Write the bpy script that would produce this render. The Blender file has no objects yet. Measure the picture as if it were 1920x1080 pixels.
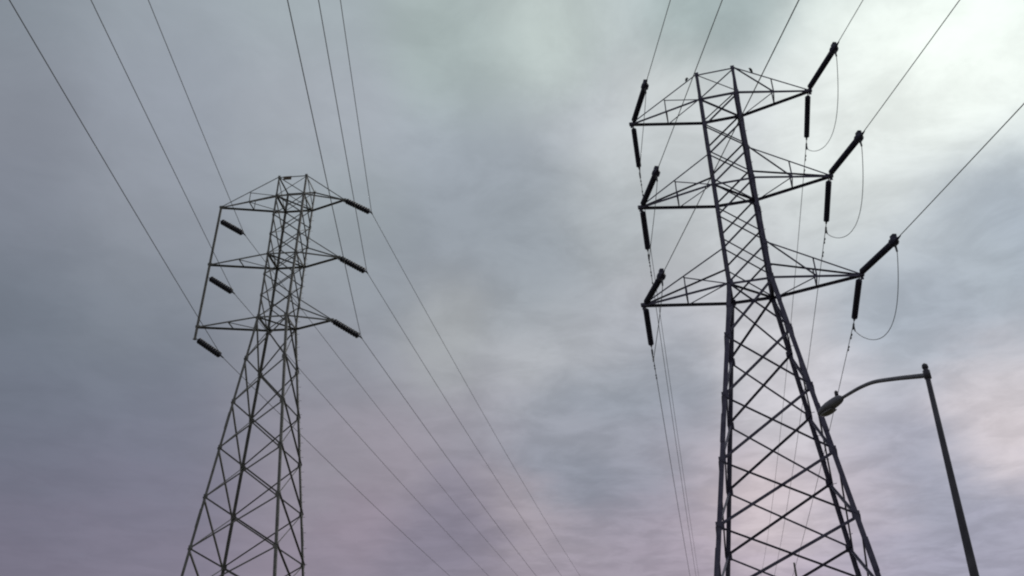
import bpy, math, random
from mathutils import Vector, Matrix
random.seed(7)
S = bpy.context.scene
COL = S.collection
R = math.radians

# ------------------------------------------------------------ surveyed numbers
CAM_F, CAM_PITCH, CAM_ROLL = 1641.25488, 0.528145, -0.008982
P_NEAR = [8.0573, 25.54, -0.27191, 22.84, 1.2276, 1.024, 0.72904, 0.73362, 0.13776, 2.0757, 2.1421, 2.1158, 1.9373, 1.9373, 3.3491, 3.3414, 3.5787, 3.2406, 3.2536, 3.4567, -0.0027345, 0.0011246, -0.021093, 0.00049988]
P_FAR = [-12.82, 42.137, -0.089112, 30.559, 1.3214, 1.0061, 0.86303, 0.82869, 0.098118, 2.5776, 2.5324, 2.4959, 2.5067, 2.4434, 4.4181, 4.4472, 4.4487, 2.9597, 3.0029, 3.0008, 0.00057628, 0.00036664, 0.018208, 0.0071798]
W_IN = [-1.4994, -0.12111, 2.5047, -0.076689, 0.00039762, -0.014239, -0.0033666, 0.0065593, 0.0028699, 0.0084289, -0.00025299, -0.0011223, -0.0029313, 0.0029829, 0.00014402, -0.0007471, 0.0016738]
W_OUT = [1.3604, -0.22896, 2.318, -0.049117, 0.00067111, 0.0018761, 0.0036868, 0.0039434, -0.0091315, -0.0064863, 0.0061177, -0.0028566, -0.0019963, -0.0014354, 0.0084726, 0.0032929, -0.0055218]
W_LEFT = [-0.32961, -0.63019, 2.4062, -1.5027, -0.063478, 0.00037023, 1.3606, -0.070292, 0.00039059, 0, 0, 0, 0, 0, 0, 0, 0, 0, 0.94947, 4.853, 21.798, 0.0010436, -0.00051692, 0.00046258, -0.00040676, -0.00028523, -0.00029664, 0.00021034, 9.7689e-06, 0.0003417, -0.00013455, -0.00046508, 3.8359e-05, 0.0011758, 1.0504e-05, -0.0030883, 0.0052148, -0.00057322, -0.0027356, -0.0048079, -0.00091882, 0.0019808, 0.00072103, -0.00035443, 0.0033813]

EYE = 1.6

# ------------------------------------------------------------ camera
cp, sp = math.cos(CAM_PITCH), math.sin(CAM_PITCH)
cr, sr = math.cos(CAM_ROLL), math.sin(CAM_ROLL)
FW = Vector((0, cp, sp)); _up = Vector((0, -sp, cp)); _rt = Vector((1, 0, 0))
RT = cr*_rt + sr*_up
UP = -sr*_rt + cr*_up
cam_d = bpy.data.cameras.new('camera')
cam = bpy.data.objects.new('camera', cam_d); COL.objects.link(cam)
cam.matrix_world = Matrix(((RT.x, UP.x, -FW.x, 0), (RT.y, UP.y, -FW.y, 0), (RT.z, UP.z, -FW.z, EYE), (0, 0, 0, 1)))
cam_d.sensor_width = 36; cam_d.lens = 36*CAM_F/1920
cam_d.clip_start = 0.1; cam_d.clip_end = 6000
S.camera = cam
S.view_settings.view_transform = 'Standard'; S.view_settings.look = 'None'
S.view_settings.exposure = 0; S.view_settings.gamma = 1; S.view_settings.use_curve_mapping = False
S.render.engine = 'CYCLES'
S.cycles.pixel_filter_type = 'BLACKMAN_HARRIS'; S.cycles.filter_width = 2.1

def view_dir(px, py):
    return (FW + RT*((px-960)/CAM_F) - UP*((py-540)/CAM_F)).normalized()

# ------------------------------------------------------------ sky: overcast cloud deck over a Nishita sky
SUN_DIR = view_dir(1840, 60)
SUN_EL = math.asin(SUN_DIR.z); SUN_AZ = math.atan2(SUN_DIR.x, SUN_DIR.y)
world = bpy.data.worlds.new('World'); S.world = world; world.use_nodes = True
NT = world.node_tree; NT.nodes.clear()
def N(t, **k):
    n = NT.nodes.new(t)
    for a, b in k.items(): setattr(n, a, b)
    return n
def lk(a, b): NT.links.new(a, b)
def vmath(op, a, b=None, c=None):
    n = N('ShaderNodeVectorMath', operation=op)
    for i, v in enumerate((a, b, c)):
        if v is None: continue
        if isinstance(v, (tuple, list, Vector)): n.inputs[i].default_value = tuple(v)
        else: lk(v, n.inputs[i])
    return n
def fmath(op, a, b=None, c=None):
    n = N('ShaderNodeMath', operation=op)
    for i, v in enumerate((a, b, c)):
        if v is None: continue
        if isinstance(v, (int, float)): n.inputs[i].default_value = v
        else: lk(v, n.inputs[i])
    return n.outputs[0]
def lin(c):
    return tuple(((v/255)/12.92 if v/255 <= .04045 else ((v/255+.055)/1.055)**2.4) for v in c)
# cloud brightness seen in each direction (azimuth/elevation of the deck), as sRGB
CLOUD = {
   0: [(0,138,150,155),(300,157,169,173),(600,166,180,181),(900,176,188,188),(1150,186,200,198),(1380,166,182,181),(1620,204,218,213),(1850,250,262,252)],
 200: [(0,136,144,151),(300,154,164,171),(600,168,177,182),(900,168,180,185),(1150,186,194,196),(1400,208,215,216),(1650,236,246,241),(1850,248,257,249)],
 400: [(0,128,134,146),(300,146,152,162),(600,155,164,170),(900,150,158,167),(1120,164,172,177),(1350,198,203,205),(1560,206,212,212),(1760,208,214,215),(1910,172,181,191)],
 590: [(0,115,123,134),(300,127,134,144),(560,146,152,160),(780,146,154,162),(960,158,164,171),(1140,180,182,187),(1400,186,188,194),(1600,172,181,189),(1760,178,184,192),(1900,164,173,184)],
 750: [(0,112,118,131),(300,118,124,137),(560,140,142,152),(820,158,157,165),(1030,172,175,182),(1180,144,154,166),(1350,170,172,180),(1510,204,201,207),(1650,190,193,202),(1890,206,200,204)],
 900: [(0,112,114,129),(300,122,122,138),(560,144,141,152),(800,146,144,154),(960,142,146,157),(1100,142,148,161),(1270,160,158,170),(1430,202,194,196),(1590,182,180,191),(1720,158,163,179),(1900,172,174,188)],
1060: [(0,122,116,132),(300,130,124,140),(560,142,134,148),(780,138,133,148),(960,160,150,160),(1110,152,144,157),(1270,162,152,166),(1450,186,174,190),(1600,170,164,180),(1750,156,156,174),(1900,156,156,172)],
}
PATCH = [(1390,30,152,167,168,.03),(1290,45,160,176,176,.03),(1270,175,206,212,212,.035),(1700,110,250,258,251,.05),(1570,215,226,232,230,.04),(1190,300,198,204,206,.03),(860,60,164,178,176,.04),
 (1010,50,190,202,198,.04),(1130,400,178,184,188,.03),(1000,450,150,158,166,.04),(1000,590,152,160,167,.03),(1080,600,156,164,171,.03),(1020,650,186,188,192,.03),(1090,640,182,184,190,.03),(850,630,168,172,174,.03),
 (1090,755,134,144,156,.03),(1170,750,138,148,160,.03),(1260,755,146,154,166,.03),(1040,885,130,139,153,.028),(1110,900,130,139,153,.028),(1200,890,140,146,160,.03),(1000,945,180,168,174,.025),(940,940,160,152,160,.025),
 (1410,945,214,200,202,.03),(1490,930,206,196,202,.03),(1430,660,206,206,210,.035),(1500,740,208,206,212,.035),(1760,560,158,168,181,.035),(1680,590,166,176,187,.03),(1900,745,212,206,210,.03),(1880,815,226,214,216,.025),(1820,790,208,202,208,.025),
 (1730,880,154,158,174,.04),(1630,925,190,180,188,.025),(840,985,130,126,142,.03),(900,975,136,130,146,.025),(700,960,150,138,152,.03),(800,1030,136,130,146,.03),(1905,420,158,170,184,.04),(1830,480,176,186,194,.03),(1210,850,154,154,166,.03),(1080,815,170,170,179,.028),(1180,812,168,169,179,.028),(1275,815,165,166,177,.028),(1130,685,174,177,184,.03),(1250,680,172,176,184,.03),(1330,880,176,168,178,.03),(1080,985,164,156,167,.03),(1190,980,160,152,165,.03),(1300,985,168,158,171,.03),(640,860,150,146,156,.03),(740,900,154,148,158,.03)]
tc = N('ShaderNodeTexCoord'); D0 = vmath('NORMALIZE', tc.outputs['Generated']).outputs[0]
sepd = N('ShaderNodeSeparateXYZ'); lk(D0, sepd.inputs[0])
zz = fmath('MAXIMUM', fmath('ADD', sepd.outputs[2], 0.05), 0.05)
cmb = N('ShaderNodeCombineXYZ')
lk(fmath('DIVIDE', sepd.outputs[0], zz), cmb.inputs[0]); lk(fmath('DIVIDE', sepd.outputs[1], zz), cmb.inputs[1])
deck = cmb.outputs[0]                                   # position on a flat cloud deck overhead
def noise(vec, sc, det, rough=.55, dist=0.0):
    n = N('ShaderNodeTexNoise'); n.inputs['Scale'].default_value = sc; n.inputs['Detail'].default_value = det
    n.inputs['Roughness'].default_value = rough; n.inputs['Distortion'].default_value = dist
    lk(vec, n.inputs['Vector']); return n
wn = noise(deck, 3.6, 6, .58)
warp = vmath('SUBTRACT', wn.outputs['Color'], (.5, .5, .5)).outputs[0]
warp = vmath('SCALE', warp); lk(vmath('SUBTRACT', wn.outputs['Color'], (.5, .5, .5)).outputs[0], warp.inputs[0]); warp.inputs['Scale'].default_value = .062
DW = vmath('NORMALIZE', vmath('ADD', D0, warp.outputs[0]).outputs[0]).outputs[0]
accC = None; accW = None
base = lin((150, 156, 164)); W0 = 2e-4
def lobe(d, col, sig, amp=1.0):
    global accC, accW
    k = 1.0/(sig*sig)
    dot = vmath('DOT_PRODUCT', DW, tuple(d)).outputs['Value']
    w = fmath('EXPONENT', fmath('MULTIPLY_ADD', dot, k, -k + math.log(amp)))
    prev = accC or tuple(W0*c for c in base)
    accC = tuple(fmath('MULTIPLY_ADD', w, col[i], prev[i]) for i in range(3))
    accW = fmath('ADD', w, accW if accW is not None else W0)
for py, row in CLOUD.items():
    for (px, r_, g_, b_) in row:
        if py <= 200: g_ -= 3; b_ += 1
        k_ = 1.0 if py >= 750 else .4 if py >= 590 else 0; lobe(view_dir(px, py), lin((r_ + (2 if px > 500 else 0)*k_, g_, b_ + 1*k_)), .055)
for (px, py, r_, g_, b_, sg) in PATCH: lobe(view_dir(px, py), lin((r_, g_, b_)), sg, 4.5)
# the brightest part of the deck carries on above and to the right of the view
for px, py in ((2150, 60), (2100, -250), (1850, -280), (1500, -250)): lobe(view_dir(px, py), lin((232, 244, 238)), .11, .6)
inv = fmath('DIVIDE', 1.0, accW)
cc = N('ShaderNodeCombineXYZ')
for i in range(3): lk(accC[i], cc.inputs[i])
cs = N('ShaderNodeVectorMath', operation='SCALE'); lk(cc.outputs[0], cs.inputs[0]); lk(inv, cs.inputs['Scale'])
# finer billows on the deck
b1 = noise(deck, 5.2, 9, .60, .4); b2 = noise(deck, 1.7, 5, .55, .3)
mr = N('ShaderNodeMapRange', interpolation_type='SMOOTHSTEP'); lk(sepd.outputs[0], mr.inputs[0])
for i_, v_ in ((1, -.32), (2, .16), (3, .32), (4, .85)): mr.inputs[i_].default_value = v_      # the deck is smoother to the left
rg = N('ShaderNodeMapRange', interpolation_type='SMOOTHSTEP'); lk(b1.outputs['Fac'], rg.inputs[0])
for i_, v_ in ((1, .35), (2, .64), (3, -.5), (4, .5)): rg.inputs[i_].default_value = v_
m1 = fmath('MULTIPLY_ADD', fmath('MULTIPLY', rg.outputs[0], mr.outputs[0]), .20, 1.0)
m2 = fmath('MULTIPLY_ADD', fmath('SUBTRACT', b2.outputs['Fac'], .5), .15, 1.0)
b3 = noise(deck, 15, 6, .62, .3)
m3 = fmath('MULTIPLY_ADD', fmath('MULTIPLY', fmath('SUBTRACT', b3.outputs['Fac'], .5), mr.outputs[0]), .16, 1.0)
mm = fmath('MULTIPLY', fmath('MULTIPLY', m1, m2), m3)
cs2 = N('ShaderNodeVectorMath', operation='SCALE'); lk(cs.outputs[0], cs2.inputs[0]); lk(mm, cs2.inputs['Scale'])
sky = N('ShaderNodeTexSky', sky_type='NISHITA', sun_disc=False, sun_elevation=SUN_EL, sun_rotation=SUN_AZ)
bgS = N('ShaderNodeBackground'); bgS.inputs['Strength'].default_value = .05; lk(sky.outputs[0], bgS.inputs['Color'])
bgC = N('ShaderNodeBackground'); bgC.inputs['Strength'].default_value = 1.0; lk(cs2.outputs[0], bgC.inputs['Color'])
mix = N('ShaderNodeMixShader'); mix.inputs[0].default_value = .97
lk(bgS.outputs[0], mix.inputs[1]); lk(bgC.outputs[0], mix.inputs[2])
out = N('ShaderNodeOutputWorld'); lk(mix.outputs[0], out.inputs[0])

sun_d = bpy.data.lights.new('sun', 'SUN'); sun_d.energy = .6; sun_d.angle = R(14); sun_d.color = (1, .96, .92)
sun = bpy.data.objects.new('sun', sun_d); COL.objects.link(sun)
sun.rotation_euler = SUN_DIR.to_track_quat('Z', 'Y').to_euler(); sun.location = SUN_DIR*80

# ------------------------------------------------------------ materials
def mat(name, c1, c2, rough=.6, metal=0.0, scale=6.0, bump=.0, spec=.5):
    m = bpy.data.materials.new(name); m.use_nodes = True; nt = m.node_tree; b = nt.nodes['Principled BSDF']
    g = nt.nodes.new('ShaderNodeNewGeometry')
    n = nt.nodes.new('ShaderNodeTexNoise'); n.inputs['Scale'].default_value = scale; n.inputs['Detail'].default_value = 6
    nt.links.new(g.outputs['Position'], n.inputs['Vector'])
    cr_ = nt.nodes.new('ShaderNodeValToRGB')
    cr_.color_ramp.elements[0].position = .35; cr_.color_ramp.elements[0].color = (*c1, 1)
    cr_.color_ramp.elements[1].position = .68; cr_.color_ramp.elements[1].color = (*c2, 1)
    nt.links.new(n.outputs['Fac'], cr_.inputs['Fac']); nt.links.new(cr_.outputs[0], b.inputs['Base Color'])
    b.inputs['Roughness'].default_value = rough; b.inputs['Metallic'].default_value = metal
    b.inputs['Specular IOR Level'].default_value = spec
    if bump:
        bp = nt.nodes.new('ShaderNodeBump'); bp.inputs['Strength'].default_value = bump; bp.inputs['Distance'].default_value = .02
        nt.links.new(n.outputs['Fac'], bp.inputs['Height']); nt.links.new(bp.outputs[0], b.inputs['Normal'])
    return m
M = dict(
 steel_dark=mat('weathered_steel', (.070, .060, .100), (.12, .108, .155), .62, 0, 5, spec=.25),
 steel_grey=mat('galvanised_steel', (.12, .113, .105), (.20, .188, .172), .6, 0, 5, spec=.3),
 polymer=mat('insulator_polymer', (.030, .026, .055), (.045, .040, .075), .55, 0, 4, spec=.3),
 ceramic=mat('insulator_glaze', (.022, .020, .030), (.035, .030, .045), .35, 0, 9, spec=.4),
 fitting=mat('cast_fitting', (.06, .06, .07), (.11, .11, .12), .55, 0, 12, spec=.3),
 wire=mat('aluminium_strand', (.09, .09, .10), (.15, .15, .16), .6, 0, 8, spec=.3),
 lamp_metal=mat('painted_aluminium', (.13, .125, .15), (.20, .19, .22), .5, 0, 7, spec=.3),
 lamp_dark=mat('pole_steel', (.05, .044, .058), (.085, .076, .092), .55, 0, 3, spec=.3),
 glass=mat('lamp_lens', (.13, .12, .125), (.17, .155, .155), .25, 0, 10),
 concrete=mat('concrete', (.28, .27, .25), (.38, .36, .33), .9, 0, 4, .3),
 feather=mat('feather', (.025, .022, .025), (.05, .045, .045), .8, 0, 30),
 plate=mat('rusty_plate', (.07, .045, .03), (.12, .085, .06), .8, 0, 8),
 wood=mat('pole_wood', (.06, .05, .045), (.10, .085, .07), .85, 0, 5),
)
def ground_mat():
    m = bpy.data.materials.new('dry_grass_ground'); m.use_nodes = True; nt = m.node_tree; b = nt.nodes['Principled BSDF']
    g = nt.nodes.new('ShaderNodeNewGeometry')
    n1 = nt.nodes.new('ShaderNodeTexNoise'); n1.inputs['Scale'].default_value = .12; n1.inputs['Detail'].default_value = 8
    n2 = nt.nodes.new('ShaderNodeTexNoise'); n2.inputs['Scale'].default_value = 9; n2.inputs['Detail'].default_value = 6
    for n in (n1, n2): nt.links.new(g.outputs['Position'], n.inputs['Vector'])
    c = nt.nodes.new('ShaderNodeValToRGB'); e = c.color_ramp.elements
    e[0].position = .35; e[0].color = (.05, .06, .028, 1); e[1].position = .65; e[1].color = (.15, .125, .075, 1)
    mx = nt.nodes.new('ShaderNodeMath'); mx.operation = 'MULTIPLY_ADD'; mx.inputs[1].default_value = .6
    sb = nt.nodes.new('ShaderNodeMath'); sb.operation = 'MULTIPLY'; sb.inputs[1].default_value = .4
    nt.links.new(n2.outputs['Fac'], sb.inputs[0]); nt.links.new(n1.outputs['Fac'], mx.inputs[0]); nt.links.new(sb.outputs[0], mx.inputs[2])
    nt.links.new(mx.outputs[0], c.inputs['Fac']); nt.links.new(c.outputs[0], b.inputs['Base Color'])
    b.inputs['Roughness'].default_value = .95
    bp = nt.nodes.new('ShaderNodeBump'); bp.inputs['Strength'].default_value = .6; nt.links.new(n2.outputs['Fac'], bp.inputs['Height'])
    nt.links.new(bp.outputs[0], b.inputs['Normal'])
    return m
M['ground'] = ground_mat()

# ------------------------------------------------------------ mesh helpers
class MB:
    def __init__(s): s.v = []; s.f = []
    def prism(s, a, b, poly, u, v, poly2=None):
        """extrude the 2-D outline poly (in the u, v frame) from a to b"""
        n = len(poly); k = len(s.v); q = poly2 or poly
        s.v += [a + u*x + v*y for x, y in poly] + [b + u*x + v*y for x, y in q]
        s.f += [(k+i, k+(i+1) % n, k+n+(i+1) % n, k+n+i) for i in range(n)]
        s.f += [tuple(k+n-1-i for i in range(n)), tuple(k+n+i for i in range(n))]
        return s
    def angle(s, a, b, w, t, u, v):
        """rolled steel angle: corner on the line a-b, flanges along u and v"""
        d = (b-a).normalized(); u = (u - d*u.dot(d)).normalized(); v = (v - d*v.dot(d)); v = (v - u*v.dot(u)).normalized()
        return s.prism(a, b, [(0, 0), (w, 0), (w, t), (t, t), (t, w), (0, w)], u, v)
    def box(s, c, ax, ay, az):
        k = len(s.v)
        for i in (-1, 1):
            for j in (-1, 1):
                for l in (-1, 1): s.v.append(c + ax*i + ay*j + az*l)
        for f in ((0, 1, 3, 2), (4, 6, 7, 5), (0, 4, 5, 1), (2, 3, 7, 6), (0, 2, 6, 4), (1, 5, 7, 3)): s.f.append(tuple(k+i for i in f))
        return s
    def tube(s, pts, rad, n=8):
        pts = [Vector(p) for p in pts]; k0 = len(s.v)
        rr = rad if isinstance(rad, (list, tuple)) else [rad]*len(pts)
        d = (pts[1]-pts[0]).normalized(); u = d.cross(Vector((0, 0, 1)))
        if u.length < .05: u = d.cross(Vector((1, 0, 0)))
        u.normalize()
        for i, p in enumerate(pts):
            d = (pts[min(i+1, len(pts)-1)] - pts[max(i-1, 0)]).normalized()
            u = (u - d*u.dot(d)).normalized(); w = d.cross(u)
            for j in range(n):
                a = 2*math.pi*j/n; s.v.append(p + (u*math.cos(a) + w*math.sin(a))*rr[i])
        for i in range(len(pts)-1):
            for j in range(n):
                a = k0+i*n+j; b = k0+i*n+(j+1) % n; s.f.append((a, b, b+n, a+n))
        s.f.append(tuple(k0+n-1-j for j in range(n))); e = k0+(len(pts)-1)*n; s.f.append(tuple(e+j for j in range(n)))
        return s
    def build(s, name, m, parent=None, smooth=False, origin=None):
        o0 = origin if origin is not None else (Vector(parent['_o']) if parent is not None and '_o' in parent else Vector((0, 0, 0)))
        me = bpy.data.meshes.new(name); me.from_pydata([tuple(p-o0) for p in s.v], [], s.f); me.update()
        import bmesh
        bm = bmesh.new(); bm.from_mesh(me); bmesh.ops.recalc_face_normals(bm, faces=bm.faces); bm.to_mesh(me); bm.free()
        if smooth:
            for p in me.polygons: p.use_smooth = True
        me.materials.append(m)
        o = bpy.data.objects.new(name, me); COL.objects.link(o)
        if parent is not None:
            o.parent = parent
            if parent.type == 'MESH': o0p = Vector(parent['_o'])
            o['_o'] = tuple(o0)
        else:
            o.location = o0; o['_o'] = tuple(o0)
        return o
def root(name, loc, label, cat, group=None):
    o = bpy.data.objects.new(name, None); COL.objects.link(o); o.location = loc; o['_o'] = tuple(loc)
    o.empty_display_size = .3
    o['label'] = label; o['category'] = cat
    if group: o['group'] = group
    return o
def tag(o, label, cat, group=None):
    o['label'] = label; o['category'] = cat
    if group: o['group'] = group
    return o
E3 = Vector((0, 0, EYE))

# ------------------------------------------------------------ ground
g = MB(); n = 24; ext = 1400
xs = [-ext + 2*ext*i/n for i in range(n+1)]
g.v = [Vector((x, y, 0)) for y in xs for x in xs]
g.f = [(j*(n+1)+i, j*(n+1)+i+1, (j+1)*(n+1)+i+1, (j+1)*(n+1)+i) for j in range(n) for i in range(n)]
go = g.build('ground', M['ground'], origin=Vector((0, 0, 0))); go['kind'] = 'structure'

# ------------------------------------------------------------ lattice towers
SP = 4.0
class Tower:
    def __init__(s, p):
        (X, Y, yaw, z1, h01, r23, s.w1, s.w3, s.sl) = p[:9]
        s.c = Vector((X, Y, 0)); s.ux = Vector((math.cos(yaw), math.sin(yaw), 0)); s.uy = Vector((-math.sin(yaw), math.cos(yaw), 0))
        s.tilt = Vector((p[20], p[21], 0)); s.ax, s.ay = p[22], p[23]
        z3 = z1 - SP - SP*r23; s.z = [z1, z1-SP, z3]; s.zT = z1+h01; s.aL = p[14:17]; s.aR = p[17:20]
        s.zn = []; z = z3
        for h in p[9:14]: z -= h; s.zn.append(z)
        h = sum(p[9:14])/5
        k = max(1, round((z+EYE)/h)); s.zlow = [z - (z+EYE)*(i+1)/k for i in range(k)]
    def hw(s, z): return s.w3 + (s.w1-s.w3)*(z-s.z[2])/(s.z[0]-s.z[2]) if z >= s.z[2] else s.w3 + (s.z[2]-z)*s.sl
    def q(s, P, z): return Vector((P.x, P.y, 0)) + s.tilt*(z-s.z[2]) + Vector((0, 0, z+EYE))
    def corner(s, i, j, z):
        w = s.hw(z); d = max(0, s.z[2]-z); return s.q(s.c + s.ux*(i*w + s.ax*d) + s.uy*(j*w + s.ay*d), z)
    def tip(s, i, k):
        return s.q(s.c + s.ux*(i*(s.aL if i < 0 else s.aR)[k]), s.z[k])

def build_tower(T, m, label, leg_w, br_w, ch_w, left_ties):
    base = Vector((T.c.x, T.c.y, 0))
    rt = root('lattice_tower', base, label, 'pylon', 'steel lattice transmission towers')
    t = .012
    lv = [T.zT, T.z[0]]
    for a, b in ((0, 1), (1, 2)):
        for k in (1, 2, 3): lv.append(T.z[a] + (T.z[b]-T.z[a])*k/3)
    vis = len(lv) + 5
    lv = lv + T.zn + T.zlow
    up_in = {}
    for i in (-1, 1):
        for j in (-1, 1):
            mb = MB()
            for (za, zb, w) in ((T.zT, T.z[0], leg_w*.8), (T.z[0], T.z[2], leg_w*.92), (T.z[2], T.zn[-1], leg_w), (T.zn[-1], -EYE+.25, leg_w*1.05)):
                mb.angle(T.corner(i, j, za), T.corner(i, j, zb), w, t*1.3, -T.ux*i, -T.uy*j)
            # gusset plates bolted where the braces meet the leg
            for z in lv[:-1]:
                P = T.corner(i, j, z); gs = .10 if z > T.z[2] else .15
                mb.box(P + T.uy*j*.009 - T.ux*i*gs*.55, T.ux*gs*.7, T.uy*.005, Vector((0, 0, gs*.8)))
                mb.box(P + T.ux*i*.009 - T.uy*j*gs*.55, T.uy*gs*.7, T.ux*.005, Vector((0, 0, gs*.8)))
            # splice sleeves
            for z in (T.z[2]-.05, T.zn[1]-.6, T.zn[3]-.6):
                P = T.corner(i, j, z); Q = T.corner(i, j, z-.9)
                mb.angle(P + (T.ux*i+T.uy*j)*.014, Q + (T.ux*i+T.uy*j)*.014, leg_w*.95, .011, -T.ux*i, -T.uy*j)
            mb.build('leg', m, rt)
            fb = MB(); P = T.corner(i, j, -EYE); fb.tube([P - Vector((0, 0, .3)), P + Vector((0, 0, .35))], [.38, .34], 16).build('footing', M['concrete'], rt)
    mb = MB(); z = T.z[0]; sgn = 1
    while z > -EYE + 2.6:
        P = T.corner(1, 1, z); q_ = T.ux if sgn > 0 else T.uy
        mb.tube([P - q_*.01, P + q_*.13, P + q_*.135 + Vector((0, 0, .02))], .009, 6); z -= .38; sgn = -sgn
    o = mb.build('step_bolts', m, rt); o['kind'] = 'stuff'
    # X bracing on the four faces
    faces = [((-1, -1), (1, -1), -T.uy), ((-1, 1), (1, 1), T.uy), ((-1, -1), (-1, 1), -T.ux), ((1, -1), (1, 1), T.ux)]
    rest = MB()
    for li in range(len(lv)-1):
        za, zb = lv[li], lv[li+1]
        w = br_w*(.72 if za > T.z[2]+.01 else 1.0)
        for (c1, c2, nn) in faces:
            A, B = T.corner(*c1, za), T.corner(*c2, za); Cc, Dd = T.corner(*c1, zb), T.corner(*c2, zb)
            for q, (p0, p1) in enumerate(((A, Dd), (B, Cc))):
                off = -nn*(.016 + (.03 if q else 0)); hor = (c1[0]-c2[0])*T.ux + (c1[1]-c2[1])*T.uy
                d = (p1-p0).normalized(); side = d.cross(nn).normalized()
                mb = MB() if li < vis-1 else rest
                w = br_w*(.72 if za > T.z[2]+.01 else 1.0)*(1.0 if bool(q) == left_ties else .72)*(.7 if li == 0 else 1)
                mb.angle(p0+off-side*w*.5, p1+off-side*w*.5, w, .009, side, (-nn if q else nn)*1.0)
                if li < vis-1: mb.build('brace', m, rt)
    o = rest.build('brace', m, rt); o['kind'] = 'stuff'
    # level frames
    for z in (T.zT, T.z[0], T.z[1], T.z[2]):
        mb = MB(); w = ch_w*(.7 if z == T.zT else 1)
        for (c1, c2, nn) in faces:
            mb.angle(T.corner(*c1, z)-nn*.018, T.corner(*c2, z)-nn*.018, w, .010, Vector((0, 0, -1)), -nn)
        if z != T.zT:
            mb.angle(T.corner(-1, -1, z)-Vector((0, 0, .03)), T.corner(1, 1, z)-Vector((0, 0, .03)), w*.7, .008, T.ux, Vector((0, 0, -1)))
        mb.build('level_frame', m, rt)
    # crossarms
    for k in (0, 1, 2):
        z = T.z[k]; zt = T.zT if k == 0 else z + (T.z[k-1]-z)/3
        for i in (-1, 1):
            tp = T.tip(i, k); N_, F_ = T.corner(i, -1, z), T.corner(i, 1, z); Nt, Ft = T.corner(i, -1, zt), T.corner(i, 1, zt)
            ends = dict(N=tp - T.uy*.05, F=tp + T.uy*.05)
            dn = Vector((0, 0, -1)); mb = MB()
            mb.angle(N_, ends['N'], ch_w, .010, dn, T.uy); mb.angle(F_, ends['F'], ch_w, .010, dn, -T.uy)
            tied = not (i < 0 and k > 0 and not left_ties)
            wt = ch_w*.62
            if tied:
                mb.angle(Nt, ends['N']+Vector((0, 0, .05)), wt, .008, dn, T.uy); mb.angle(Ft, ends['F']+Vector((0, 0, .05)), wt, .008, dn, -T.uy)
            mb.box(tp + T.ux*i*.02, T.ux*.13, T.uy*.055, Vector((0, 0, .055)))                  # tip plates
            mb.box(tp + T.ux*i*.06 - Vector((0, 0, .10)), T.ux*.05, T.uy*.012, Vector((0, 0, .09)))
            ca = mb.build('crossarm', m, rt)
            lerp = lambda a, b, f: a + (b-a)*f
            ws = ch_w*.5
            Nm, Fm = lerp(N_, tp, .5), lerp(F_, tp, .5); Ntm, Ftm = lerp(Nt, tp, .5), lerp(Ft, tp, .5)
            def sub(nm, a, b, w=ws, u=None, v=None):
                d = (b-a).normalized(); u = u or d.cross(T.uy); 
                MB().angle(a, b, w, .007, u, v or T.uy).build(nm, m, ca)
            if i > 0 and not left_ties: continue
            sub('strut', Nm+T.uy*.012, Fm-T.uy*.012, u=Vector((0, 0, -1)), v=T.ux)
            if tied:
                sub('post', Ntm+T.uy*.02, Nm+T.uy*.02); sub('post', Ftm-T.uy*.02, Fm-T.uy*.02)
                if i > 0:
                    sub('diagonal', Nt+T.uy*.03, Nm+T.uy*.03)
                else:
                    sub('diagonal', N_+T.uy*.03, Ntm+T.uy*.03)
            if i > 0 or not left_ties: sub('diagonal', Nm-Vector((0, 0, .02)), F_-Vector((0, 0, .02)), u=T.uy, v=Vector((0, 0, -1)))
            else: sub('diagonal', Fm-Vector((0, 0, .02)), N_-Vector((0, 0, .02)), u=T.uy, v=Vector((0, 0, -1)))
    return rt

TN = Tower(P_NEAR); TF = Tower(P_FAR)
near_root = build_tower(TN, M['steel_dark'], 'larger dark steel lattice tower behind the street lamp, jumper wires looping beside its arms',
                        .138, .070, .085, True)
far_root = build_tower(TF, M['steel_grey'], 'smaller grey steel lattice tower with a long bar hanging from its left arms',
                       .125, .074, .095, False)

# the hanging bar on the far tower's left arms
t0, t2 = TF.tip(-1, 0), TF.tip(-1, 2)
bu = (t2-t0)/(t2.z-t0.z)
def bar_pt(z): return t0 + bu*(z - t0.z) - TF.ux*.06
zb_end = W_LEFT[20] + EYE
mb = MB(); mb.tube([bar_pt(t0.z+.06), bar_pt(zb_end-.06)], .072, 12)
mb.tube([bar_pt(zb_end-.02)-TF.ux*.10, bar_pt(zb_end-.02)+TF.ux*.10], .045, 8)
bar = mb.build('hanging_bar', M['steel_grey'], far_root, smooth=False)
for z in (t0.z, TF.tip(-1, 1).z, t2.z):
    P = bar_pt(z); MB().box(P + TF.ux*.02, TF.ux*.10, TF.uy*.08, Vector((0, 0, .06))).build('bracket', M['steel_grey'], bar)
# the small brown plate under the far tower's top strut
A, B = TF.corner(-1, -1, TF.zT), TF.corner(1, -1, TF.zT)
c = A + (B-A)*.33 - Vector((0, 0, .15)) - TF.uy*.03
MB().box(c, TF.ux*.24, TF.uy*.012, Vector((0, 0, .12))).build('plate', M['plate'], far_root)

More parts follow.
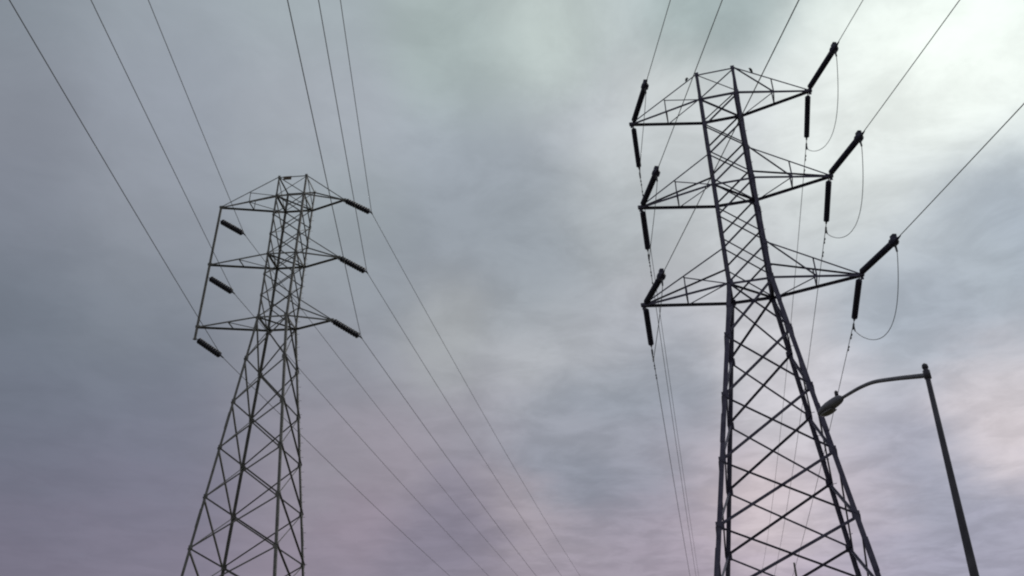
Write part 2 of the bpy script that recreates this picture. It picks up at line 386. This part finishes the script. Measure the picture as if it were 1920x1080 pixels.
# ------------------------------------------------------------ insulator strings
def frame(d):
    u = d.cross(Vector((0, 0, 1))).normalized(); return u, u.cross(d)
def lathe(mb, a, d, prof, n=14):
    """prof: (distance along d, radius)"""
    return mb.tube([a + d*x for x, _ in prof], [r for _, r in prof], n)
def polymer_string(A, B, label, group, big):
    d = (B-A).normalized(); L = (B-A).length
    rt = root('insulator_string', A, label, 'insulator', group)
    MB().tube([A, A+d*.16], .020, 8).build('eye_link', M['fitting'], rt)
    r0 = .100 if big else .098
    prof = [(.15, .035), (.16, r0*.8)]; x = .18; L1 = L-.16
    while x < L1-.03:
        prof += [(x, r0*.86), (x+.016, r0*1.06), (x+.030, r0*.86)]; x += .052
    prof += [(L1-.01, r0*.8), (L1, .035)]
    lathe(MB(), A, d, prof, 16).build('shed_body', M['polymer'], rt)
    u, w = frame(d)
    if big:
        # bolted dead-end clamp and its jumper terminal
        mb = MB(); mb.tube([B-d*.24, B-d*.15, B-d*.02, B+d*.10, B+d*.34], [.10, .145, .14, .05, .016], 10)
        mb.box(B-d*.06+w*.15, d*.10, u*.06, w*.07)
        mb.build('clamp', M['polymer'], rt)
        MB().tube([B-d*.02, B-d*.03-w*.18, B+d*.0-w*.36], [.034, .034, .028], 8).build('terminal', M['fitting'], rt)
    else:
        MB().tube([B-d*.17, B-d*.02, B+d*.02, B+d*.16, B+d*.19, B+d*.46, B+d*.50], [.030, .034, .012, .012, .034, .034, .014], 8).build('clamp', M['fitting'], rt)
        MB().tube([B+d*.24, B+d*.27-w*.10, B+d*.27-w*.26], [.026, .026, .020], 8).build('terminal', M['fitting'], rt)
    return rt
disc_mesh = {}
def disc_string(A, B, label, group, nd=10):
    d = (B-A).normalized(); L = (B-A).length
    rt = root('insulator_string', A, label, 'insulator', group)
    MB().tube([A, A+d*.2], .018, 8).build('eye_link', M['fitting'], rt)
    MB().tube([A+d*.14, B-d*.05], .035, 8).build('core', M['ceramic'], rt)
    u, w = frame(d); pitch = (L-.38)/nd
    prof = [(0, .05), (.02, .085), (.07, .165), (.10, .174), (.108, .14), (.09, .06)]
    first = lathe(MB(), Vector((0, 0, 0)), Vector((0, 0, 1)), [(x, r) for x, r in prof], 16).build('disc', M['ceramic'], None, True, Vector((0, 0, 0)))
    q = d.to_track_quat('Z', 'Y')
    for k in range(nd):
        o = first if k == 0 else first.copy()
        if k: COL.objects.link(o)
        o.parent = rt; o.location = d*(.18 + k*pitch); o.rotation_mode = 'QUATERNION'; o.rotation_quaternion = q
    mb = MB(); mb.tube([B-d*.12, B], .02, 8)
    az = Vector((math.cos(W_LEFT[6]), math.sin(W_LEFT[6]), 0)); mb.tube([B-az*.16, B, B+az*.16], [.02, .045, .02], 8)
    mb.build('suspension_clamp', M['fitting'], rt)
    return rt

def curve_pts(Ep, az, s, c, tm, n=70):
    out = []
    for i in range(n+1):
        t = (i/n)**1.7*tm; out.append(Ep + Vector((t*math.cos(az), t*math.sin(az), s*t+c*t*t)))
    return out
KEYS = [(-1, 0), (-1, 1), (-1, 2), (1, 0), (1, 1), (1, 2)]
side_w = {-1: 'left', 1: 'right'}; lev_w = ['top', 'middle', 'lowest']
def string_end(y, i, T, k):
    a = y[0]+y[5+i]; e = y[1]; L = y[2]; tp = T.tip(*k)
    return tp, tp + Vector((math.cos(e)*math.cos(a), math.cos(e)*math.sin(a), math.sin(e)))*L, a
def damper(parent, P, d):
    mb = MB(); dz = Vector((0, 0, -.07))
    mb.tube([P, P+dz], .012, 6)
    mb.tube([P+dz-d*.17, P+dz-d*.09, P+dz-d*.08, P+dz+d*.08, P+dz+d*.09, P+dz+d*.17], [.024, .030, .008, .008, .030, .024], 8)
    mb.build('vibration_damper', M['fitting'], parent)
for i, k in enumerate(KEYS):
    sd, lv_ = side_w[k[0]], lev_w[k[1]]
    where = f'{lv_} {sd} arm of the larger tower'
    tp, En, an = string_end(W_IN, i, TN, k); tpf, Ef, af = string_end(W_OUT, i, TN, k)
    dn, df = (En-tp).normalized(), (Ef-tpf).normalized()
    if k[0] > 0: ln = f'thick dark insulator rising from the tip of the {where}'
    else: ln = f'thick dark insulator rising from the tip of the {where}'
    polymer_string(tp + dn*.05 + Vector((0, 0, .02)), En, ln, 'near side strain insulators', True)
    polymer_string(tpf + df*.06 - Vector((0, 0, .04)), Ef, f'slim dark insulator hanging below the tip of the {where}', 'far side strain insulators', False)
    # conductors
    pts = curve_pts(En, an, W_IN[3]+W_IN[11+i], W_IN[4], 75)
    w_ = MB().tube(pts, .0135, 6).build('power_line', M['wire'], None, True, En)
    tag(w_, f'wire running up from the {where}', 'power line', 'near span wires of the nearer tower')
    pts = curve_pts(Ef, af, W_OUT[3]+W_OUT[11+i], W_OUT[4], 120)
    w_ = MB().tube(pts, .0125, 6).build('power_line', M['wire'], None, True, Ef)
    tag(w_, f'thin wire running down from the {where}', 'power line', 'far span wires of the nearer tower')
    dd = Vector((math.cos(af), math.sin(af), W_OUT[3])).normalized()
    for t_ in ((1.0, 1.9) if k[0] > 0 else (.8, 1.5, 2.3)): damper(w_, Ef + dd*t_, dd)
    # jumper loop
    u1, w1 = frame(dn); u2, w2 = frame(df)
    a_ = En - dn*.0 - w1*.34; b_ = Ef + df*.27 - w2*.24
    D = 1.32 if k[0] > 0 else 1.05
    pts = []
    for q in range(41):
        t_ = q/40; sag = D*(4*t_*(1-t_))**.9
        pts.append(a_.lerp(b_, t_) + Vector((0, 0, -sag)) + TN.ux*k[0]*.18*math.sin(math.pi*t_))
    w_ = MB().tube(pts, .0115, 6).build('jumper_wire', M['wire'], None, True, a_)
    tag(w_, f'slack jumper wire looping beside the {where}', 'jumper wire', 'jumper loops of the nearer tower')

LK = [('R', 0), ('R', 1), ('R', 2), ('L', 0), ('L', 1), ('L', 2)]
for i, k in enumerate(LK):
    y = W_LEFT
    if k[0] == 'R': A = TF.tip(1, k[1])
    else: A = bar_pt([t0.z - y[18], t0.z - y[19], zb_end][k[1]]) + TF.ux*.06
    d = Vector((math.cos(y[1])*math.cos(y[0]), math.cos(y[1])*math.sin(y[0]), math.sin(y[1])))
    Ep = A + d*y[2]
    if k[0] == 'R': lab = f'ribbed black insulator slanting down from the {lev_w[k[1]]} right arm, smaller tower'
    else: lab = f'{["uppermost", "middle", "lowest"][k[1]]} of three ribbed black insulators on the bar beside the smaller tower'
    disc_string(A + d*.06, Ep, lab, 'disc insulators of the farther tower')
    p1 = curve_pts(Ep, y[3]+y[21+i], y[4]+y[27+i], y[5], 110)
    p2 = curve_pts(Ep, y[6]+y[33+i], y[7]+y[39+i], y[8], 150)
    w_ = MB().tube(p1[::-1] + p2[1:], .0165, 6).build('power_line', M['wire'], None, True, Ep)
    pos = ['uppermost', 'middle', 'lowest'][k[1]]
    wl = f'{lev_w[k[1]]} right arm of the smaller tower' if k[0] == 'R' else f'{pos} insulator on the bar beside the smaller tower'
    tag(w_, f'wire bending at the {wl}', 'power line', 'wires of the farther tower')

# ------------------------------------------------------------ street lamp
top = Vector((8.279, 16.017, 7.4 + EYE)); la = R(118); ld = Vector((math.cos(la), math.sin(la), 0))
lr = root('street_lamp', Vector((top.x, top.y, 0)), 'grey street lamp with a curved arm and a rounded head, right of the towers', 'street lamp')
mb = MB(); mb.tube([Vector((top.x - .030*(top.z-z), top.y, z)) for z in (.02, 2.2, 4.6, 6.8, top.z)], [.124, .102, .080, .061, .047], 20)
mb.build('pole', M['lamp_dark'], lr, True)
mb = MB(); mb.tube([top - Vector((0, 0, .01)), top + Vector((0, 0, .02)), top + Vector((0, 0, .07)), top+Vector((0, 0, .10))], [.055, .062, .052, .02], 16); mb.build('cap', M['lamp_dark'], lr, True)
MB().box(Vector((top.x - .030*top.z, top.y, .03)), Vector((.2, 0, 0)), Vector((0, .2, 0)), Vector((0, 0, .03))).build('base_plate', M['lamp_dark'], lr)
prof = [(-.04, 7.245), (.06, 7.26), (.47, 7.385), (.75, 7.467), (1.24, 7.595), (1.6, 7.622), (1.95, 7.60), (2.28, 7.565)]
def arm_pt(h, z): return Vector((top.x, top.y, 0)) + ld*h + Vector((0, 0, z + EYE))
def smooth_pts(P, n=6):
    o = []
    for i in range(len(P)-1):
        p0, p1, p2, p3 = P[max(i-1, 0)], P[i], P[i+1], P[min(i+2, len(P)-1)]
        for j in range(n):
            t = j/n; o.append(.5*((2*p1) + (p2-p0)*t + (2*p0-5*p1+4*p2-p3)*t*t + (3*p1-p0-3*p2+p3)*t*t*t))
    return o + [P[-1]]
ap = smooth_pts([arm_pt(*q) for q in prof])
mb = MB(); mb.tube(ap, [.054 - .020*i/(len(ap)-1) for i in range(len(ap))], 14)
mb.build('arm', M['lamp_metal'], lr, True)
mb = MB(); mb.tube([arm_pt(0, 7.17), arm_pt(0, 7.34)], .068, 16); mb.build('collar', M['lamp_dark'], lr, True)
# cobra head: loft of ellipses along the arm direction
hs = [(2.16, .04, .05, 7.57), (2.20, .07, .085, 7.57), (2.26, .095, .115, 7.565), (2.36, .115, .125, 7.55), (2.48, .130, .125, 7.53), (2.60, .138, .12, 7.51), (2.72, .13, .105, 7.485), (2.82, .105, .08, 7.46), (2.89, .06, .05, 7.45), (2.91, .02, .02, 7.445)]
sdv = Vector((-ld.y, ld.x, 0)); mb = MB(); n = 20
for (h, wd, ht, z) in hs:
    for j in range(n):
        a = 2*math.pi*j/n; v = math.sin(a)*ht
        mb.v.append(arm_pt(h, z) + sdv*math.cos(a)*wd + Vector((0, 0, v if v > 0 else v*.75)))
for i in range(len(hs)-1):
    for j in range(n): mb.f.append((i*n+j, i*n+(j+1) % n, (i+1)*n+(j+1) % n, (i+1)*n+j))
mb.f.append(tuple(range(n))); mb.f.append(tuple((len(hs)-1)*n + j for j in range(n)))
head = mb.build('lamp_head', M['lamp_metal'], lr, True)
mb = MB(); gl = [(2.44, .085, .0), (2.50, .10, .03), (2.62, .108, .045), (2.74, .098, .035), (2.82, .06, .01)]
for (h, wd, dp) in gl:
    for j in range(n):
        a = math.pi*2*j/n; mb.v.append(arm_pt(h, 7.66 - h*.095) + sdv*math.cos(a)*wd + Vector((0, 0, -abs(math.sin(a))*dp - .01 if math.sin(a) < 0 else .0)))
for i in range(len(gl)-1):
    for j in range(n): mb.f.append((i*n+j, i*n+(j+1) % n, (i+1)*n+(j+1) % n, (i+1)*n+j))
mb.f.append(tuple(range(n))); mb.f.append(tuple((len(gl)-1)*n + j for j in range(n)))
mb.build('lens', M['glass'], head, True)
c = arm_pt(2.30, 7.72); mb = MB(); mb.tube([c - Vector((0, 0, .05)), c + Vector((0, 0, .05)), c + Vector((0, 0, .08))], [.042, .042, .022], 12)
mb.build('photocell', M['lamp_dark'], head, True)

# ------------------------------------------------------------ a far utility pole, its top just inside the bottom of the view
px, py, pz = 21.85, 70.0, 15.76 + EYE
ur = root('utility_pole', Vector((px, py, 0)), 'distant thin pole whose tip shows at the bottom edge behind the larger tower', 'utility pole')
MB().tube([Vector((px, py, -.1)), Vector((px, py, pz))], [.17, .075], 12).build('pole', M['wood'], ur, True)
MB().box(Vector((px, py-.12, pz-2.2)), Vector((1.1, 0, 0)), Vector((0, .05, 0)), Vector((0, 0, .06))).build('crossbar', M['wood'], ur)

# ------------------------------------------------------------ birds perched on the nearer tower
def bird(P, hd, s, label):
    fx = Vector((math.cos(hd), math.sin(hd), 0)); z = Vector((0, 0, 1))
    mb = MB()
    spine = [(-.16, .035, .006), (-.10, .055, .018), (-.05, .075, .036), (0, .10, .048), (.04, .13, .046), (.065, .16, .032), (.08, .185, .030), (.10, .195, .024), (.118, .193, .009), (.145, .187, .003)]
    pt = lambda a, b: P + (fx*(a*.45 + .02 + (b-.1)*.0) + z*(.11 + a*.75 + (b-.1)*.25 if a < .09 else .11 + .0675 + (b-.195)*.4) + (fx*(a-.09)*.9 if a > .09 else fx*0))*s
    mb.tube([pt(a, b) for a, b, _ in spine], [r_*s for _, _, r_ in spine], 12)
    side = fx.cross(z)
    for q in (-1, 1): mb.tube([P + fx*.01*s + side*q*.015*s + z*.065*s, P + side*q*.018*s], .005*s, 6)
    tag(mb.build('bird', M['feather'], None, True, P), label, 'bird', 'birds perched on the nearer tower')
def on_chord(T, i, f):
    a = T.corner(i, -1, T.zT); b = T.tip(i, 0); return a.lerp(b, f) + Vector((0, 0, .01))
bird(on_chord(TN, 1, .25), R(200), 1.05, 'small dark bird perched on the top right arm of the larger tower')
bird(on_chord(TN, -1, .14), R(20), 1.0, 'small dark bird perched on the top left arm of the larger tower')

for o in bpy.data.objects:
    if '_o' in o: del o['_o']
